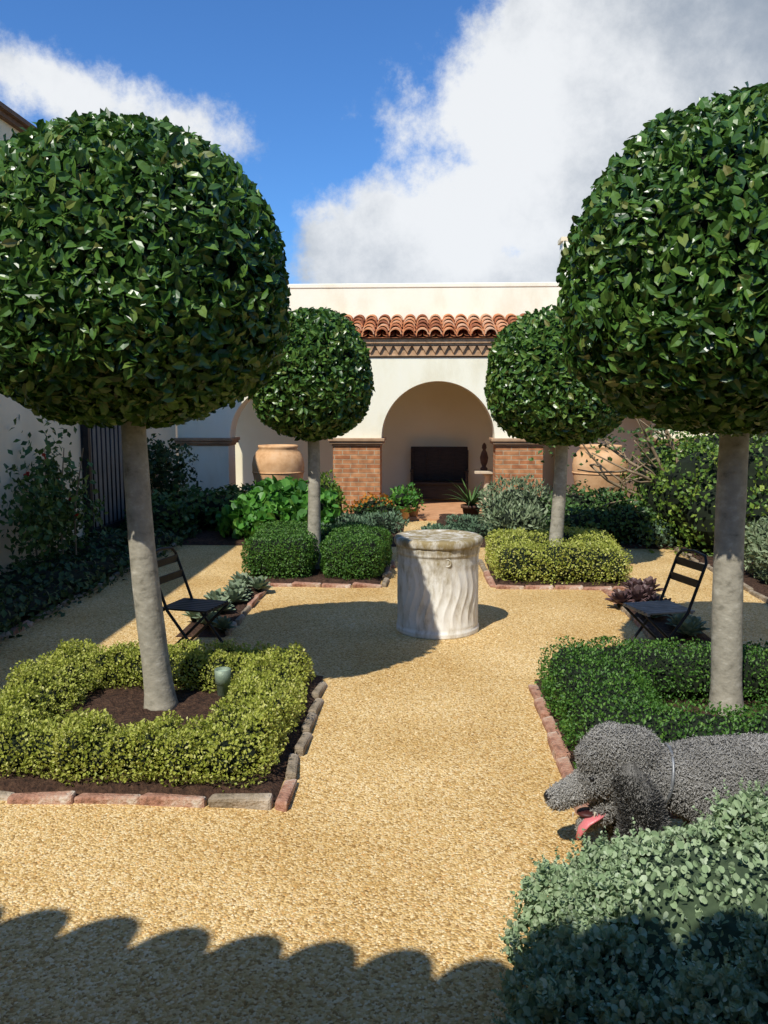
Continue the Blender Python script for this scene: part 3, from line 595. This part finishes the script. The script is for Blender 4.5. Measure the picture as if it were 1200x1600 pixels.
pot(736,806,14.4,.17,.28,'dark pot of spiky strap leaves right of the porch step','mid',0,.6,.022,'statue',True)
# bare branches
rg=np.random.default_rng(77); ch=[]
def branch(p,d,l,r,lev):
    pts=[p]; 
    for i in range(5):
        d=(d+Vector(rg.normal(size=3))*.13).normalized(); pts.append(pts[-1]+d*l/5)
    ch.append(tube(pts,list(np.linspace(r,r*.55,6)),7))
    if lev: 
        for q in (2,3,4,5):
            branch(pts[q],(d+Vector(rg.normal(size=3))*.55+Vector((0,0,.1))).normalized(),l*.5,r*.5,lev-1)
root=Vector((P(1075,790,12.6).x,12.6,.03))
for tgt,Y in (((885,692),12.9),((905,715),12.4),((960,672),12.5),((930,742),12.2),((1010,665),12.7)):
    e=P(tgt[0],tgt[1],Y); branch(root+Vector((0,0,.35)),(e-root).normalized(),(e-root).length*.85,.033,1)
ch.append(tube([root,root+Vector((0,0,.5))],[.06,.045],8))
bs=single('pruned_shrub','pale bare branches of a pruned shrub leaning left across the right urn','shrub',ch,'twig',tuple(root),smooth=True)
rg=np.random.default_rng(5); pp=np.array([list(P(830+250*rg.random(),672+55*rg.random()**2,12.3+rg.random()*.6)) for i in range(260)]); part('leaves',[leaves(pp,nz(rg.normal(size=pp.shape)+[0,0,1]),.09,.055,rg,'leaf',.3)],'mid',bs)
# succulents
def rosette(x,y,r,mat,label,grp,seed):
    rg=np.random.default_rng(seed); n=26; i=np.arange(n); a=i*2.4; e=.15+(i/n)*1.15
    d=np.stack([np.cos(a)*np.cos(e),np.sin(a)*np.cos(e),np.sin(e)],1); nr=nz(np.stack([-np.cos(a)*np.sin(e),-np.sin(a)*np.sin(e),np.cos(e)],1))
    c=leaves(np.tile([x,y,.05],(n,1))+d*.01,nr,r,r*.5,rg,'round',d=d,jit=.05,svar=.12)
    single('succulent',label,'succulent',[c,sphere((x,y,.045),(.03,.03,.03),8,1)],[mat,'core'],(x,y,.02),grp)
rg=np.random.default_rng(3)
for i in range(16): rosette(-1.94+rg.normal()*.09,7.0+i*.125,.09+.06*rg.random(),'succ','grey green succulent rosette in the strip beside the left chair','succulents beside the left chair',100+i)
for i in range(9): rosette(2.2+rg.normal()*.1,7.9+i*.11,.1+.06*rg.random(),'purple','dark purple succulent rosette behind the right chair','purple succulents',200+i)
for i in range(7): rosette(2.25+rg.normal()*.1,7.0+i*.12,.09+.05*rg.random(),'succ','grey green succulent rosette beside the right chair','succulents beside the right chair',300+i)
# ---------------------------------------------------------------- chairs
def chair(label):
    o=thing('folding_chair',label,'chair',(0,0,0))
    k=dict(world=False,smooth=True)
    y=.19
    pts=[(.2,-y,0),(-.13,-y,.42),(-.27,-y,.80),(-.285,-y*.8,.845),(-.29,0,.86),(-.285,y*.8,.845),(-.27,y,.80),(-.13,y,.42),(.2,y,0)]
    P2=[]
    for a,b in zip(pts[:-1],pts[1:]):
        for q in range(4): P2.append([a[i]+(b[i]-a[i])*q/4 for i in range(3)])
    P2.append(pts[-1])
    build('back_frame',[tube(P2,.012,8)],'black',parent=o,**k)
    for s in(-1,1): build('leg',[tube([(-.24,s*.165,0),(.0,s*.165,.22),(.2,s*.165,.415)],.011,8)],'black',parent=o,**k)
    build('seat',[box((-.0,-.16+i*.053,.43),(.4,.046,.014)) for i in range(7)]+[box((.19,0,.418),(.02,.38,.012)),box((-.17,0,.418),(.02,.38,.012))],'black',parent=o,world=False,bevel=.003)
    for z,x in((.76,-.257),(.64,-.213)): build('back_slat',[box((x,0,z),(.012,.37,.06))],'black',parent=o,world=False,bevel=.003)
    build('stretcher',[tube([(.17,-y,.04),(.17,y,.04)],.008,6)],'black',parent=o,**k)
    build('stretcher',[tube([(-.21,-.165,.04),(-.21,.165,.04)],.008,6)],'black',parent=o,**k)
    return o
c1=chair('black folding metal chair behind the pale hedge on the left, facing the wellhead')
c2=copy_tree(c1); c2['label']='folding chair with grey seat behind the dark hedge on the right, facing the wellhead'
c1.location=(P(305,968,6.3).x,6.3,0); c1.rotation_euler=(0,0,rad(-14)); c1['group']=c2['group']='folding chairs by the wellhead'
c2.location=(P(1028,970,6.4).x,6.4,0); c2.rotation_euler=(0,0,rad(180+16))
for x in c2.children:
    if x.name.startswith('seat'):
        x.data=x.data.copy(); x.data.materials[0]=M['greyseat']; x['label']='grey slatted seat'
# ---------------------------------------------------------------- garden spotlight
g=G(350,1136); sp=thing('garden_spotlight','small green garden spotlight on a black box beside the front left trunk','lamp',(g.x,g.y,.03))
part('junction_box',[bx(g.x-.033,g.x+.033,g.y-.033,g.y+.033,.03,.15),tube([(g.x-.045,g.y-.034,.105),(g.x+.045,g.y-.034,.105)],.013,8)],'black',sp,bevel=.006)
part('bracket',[tube([(g.x,g.y,.15),(g.x,g.y,.19),(g.x,g.y-.005,.22)],[.02,.012,.016],10)],'black',sp,smooth=True)
part('lamp_head',[lathe([(.022,.2),(.036,.21),(.038,.28),(.046,.285),(.05,.37),(.045,.37),(.042,.34)],(g.x,g.y,0),28)],'verd',sp,smooth=True)
part('lens',[lathe([(.041,.345),(.041,.352)],(g.x,g.y,0),24)],'lens',sp)
# ---------------------------------------------------------------- foreground plant
fg=[(1.16,2.5,.28,.62,.48,.285,2.2),(.78,2.48,.17,.42,.42,.18,2.2),(1.6,2.5,.28,.58,.53,.285,2.2),(1.27,2.74,.26,.52,.3,.275,2.2),(.84,2.15,.18,.5,.45,.23,2.2),(1.4,2.1,.25,.63,.53,.28,2.2)]
rh=np.random.default_rng(46); cp,cn=blobpts(fg,170,rh,.0,5,.0,.08,.95)
fg2=[(p[0],p[1],p[2]-.02,*( (.075+.05*rh.random(),)*2),.08+.055*rh.random(),2.) for p in cp]
fp=single('silver_plant','large mound of round silvery green leaves in the bottom right corner','plant',
   foliage(fg,52000,.02,.0165,'round',.9,401,.55,.45,.65,.03,9,.1,cut=.9,svar=.5)+foliage(fg2,50000,.02,.0165,'round',None,403,.7,.55,.65,.06,6,.3,cut=.6,svar=.5),['silver','silvercore'],(1.0,2.5,0))
rg=np.random.default_rng(402); pp,pn=blobpts(fg2,2000,rg,.03,9,0.,.1,.95); pn=nz(pn+[0,0,.9]+.25*rg.normal(size=pn.shape)); q=[]; hl=.6+.8*rg.random((len(pp),1))
for s in range(7):
    for h_ in range(2): q.append(leaves(pp+pn*(.0095*s)*hl,pn,.0195*(1-.09*s),.0165*(1-.09*s),rg,'round',.35+.14*s,.1,.35))
part('shoots',q,'silver',fp)
# ---------------------------------------------------------------- poodle
YD=3.5
def D(u,v,dy=0):
    p=P(u,v,YD); return np.array([p.x,YD+dy,p.z])
def chain(pts,n=9):
    o=[]
    for (a,ra),(b,rb_) in zip(pts[:-1],pts[1:]):
        for q in np.linspace(0,1,n): o.append(sphere(np.array(a)*(1-q)+np.array(b)*q,ra+(rb_-ra)*q,14))
    return o
S=[]
S+=chain([(D(972,1196),.105),(D(1010,1208),.095),(D(1050,1212),.115),(D(1105,1222),.17),(D(1190,1215),.162),(D(1270,1211),.15),(D(1335,1213),.155)])
S+=chain([(D(955,1204),.09),(D(925,1220),.064),(D(902,1232),.055),(D(882,1241),.05),(D(871,1246),.044)])      # muzzle
S+=chain([(D(930,1182),.066),(D(955,1170),.092),(D(995,1176),.092)])                         # topknot
S+=chain([(D(962,1240),.05),(D(938,1270),.038),(D(912,1288),.028)])                          # open lower jaw
for s in(-1,1):
    f=D(1105,1260,s*.09); S+=chain([(f,.085),((f[0]+.02,f[1],.22),.06),((f[0],f[1],.06),.048),((f[0]-.04,f[1],.035),.04)])
    f=D(1325,1240,s*.09); S+=chain([(f,.11),((f[0]-.07,f[1],.27),.075),((f[0]+.07,f[1],.17),.045),((f[0]+.04,f[1],.04),.042),((f[0]-.02,f[1],.035),.04)])
t0=D(1365,1185); S+=chain([(t0,.05),(t0+[.09,0,.12],.03),(t0+[.12,0,.22],.06)])
def remesh(S,vs,it,mat='skin'):
    tmp=build('tmp',S,'skin'); r=tmp.modifiers.new('r','REMESH'); r.mode='VOXEL'; r.voxel_size=vs; sm=tmp.modifiers.new('s','SMOOTH'); sm.iterations=it; sm.factor=.5
    dg=bpy.context.evaluated_depsgraph_get(); me=bpy.data.meshes.new_from_object(tmp.evaluated_get(dg)); bpy.data.objects.remove(tmp)
    me.materials.clear(); me.materials.append(M[mat]); me.polygons.foreach_set('use_smooth',np.ones(len(me.polygons),bool)); return me
def surf(me,n,rg):
    k=len(me.polygons); c=np.zeros(k*3); no=np.zeros(k*3); a=np.zeros(k); me.polygons.foreach_get('center',c); me.polygons.foreach_get('normal',no); me.polygons.foreach_get('area',a)
    i=rg.choice(k,n,p=a/a.sum()); return c.reshape(-1,3)[i]+rg.normal(size=(n,3))*.004,no.reshape(-1,3)[i]
dog=thing('poodle','grey curly poodle standing in profile with open mouth and pink tongue out','dog',(D(1200,0)[0],YD,0))
me=remesh(S,.009,4)
body=bpy.data.objects.new('body',me); COL.objects.link(body); body.parent=dog; body.location=-Vector(dog.location)
rg=np.random.default_rng(55); pos,nr=surf(me,190000,rg)
dm=np.linalg.norm(pos-D(866,1250),axis=1)
mz=(dm<.17)|(np.linalg.norm(pos-D(918,1283),axis=1)<.07)
inm=np.linalg.norm((pos-D(905,1269,-.02))/[.07,.09,.012],axis=1)<1
eye=D(921,1206,-.076); far=(np.linalg.norm(pos-eye,axis=1)>.017)&~inm
# slow colour drift over the coat, curls short and fine
drift=.5+.25*np.sin(pos[:,0]*9+1)*np.sin(pos[:,2]*13)+.12*np.sin(pos[:,0]*31+pos[:,2]*27)
a=(~mz)&far
hair=[leaves(pos[a],nr[a],.022,.003,rg,'hair',.5,-.1,.5,svar=.45,tint=np.clip(.28+.36*drift[a]+.26*rg.random(a.sum()),0,1))]
a=mz&far; hair.append(leaves(pos[a],nr[a],.013,.003,rg,'hair',.3,-.3,.5,tint=.62+.35*rg.random(a.sum())))
build('coat',hair,'fur',dog.location,dog)
for s in(-1,1):
    em=remesh(chain([(D(975,1186,s*.1),.035),(D(988,1212,s*.14),.052),(D(992,1245,s*.155),.06),(D(982,1280,s*.15),.052),(D(974,1298,s*.145),.033)]),.01,3,'earskin')
    eo=bpy.data.objects.new('ear',em); COL.objects.link(eo); eo.parent=dog; eo.location=-Vector(dog.location)
    ep,en=surf(em,16000,rg); wv=.5+.5*np.sin(ep[:,0]*120+ep[:,2]*25); build('ear_hair',[leaves(ep,en,.06,.004,rg,'hair',.15,-2.2,.4,svar=.35,tint=np.clip(.1+.2*wv+.2*rg.random(16000),0,1))],'fur',dog.location,eo).location=Vector(dog.location)
part('nose',[sphere(D(857,1244),(.022,.029,.021),16)],'nose',dog,smooth=True)
for s in(-1,1): part('eye',[sphere(D(920,1206,s*.073),(.013,.012,.013),14)],'nose',dog,smooth=True)
part('mouth',[sphere(D(920,1269,-.004),(.055,.044,.016),16)],'mouth',dog,smooth=True)
tg=[D(945,1264,-.03),D(928,1269,-.048),D(914,1275,-.055),D(904,1286,-.057),D(898,1300,-.055)]
part('tongue',[tube(tg,[.016,.024,.027,.026,.013],14,flat=.35)],'tongue',dog,smooth=True)
part('tooth',[tube([D(926,1260,-.055),D(924,1270,-.055)],[.006,.001],6)],'tooth',dog)
part('tooth',[tube([D(893,1262,-.045),D(892,1270,-.045)],[.005,.001],6)],'tooth',dog)
cc_=D(1036,1211); part('collar',[tube([cc_+[.02*math.sin(a),.128*math.cos(a),.128*math.sin(a)] for a in np.linspace(0,6.283,40,endpoint=False)],.008,8,closed=True)],'collar',dog,smooth=True)
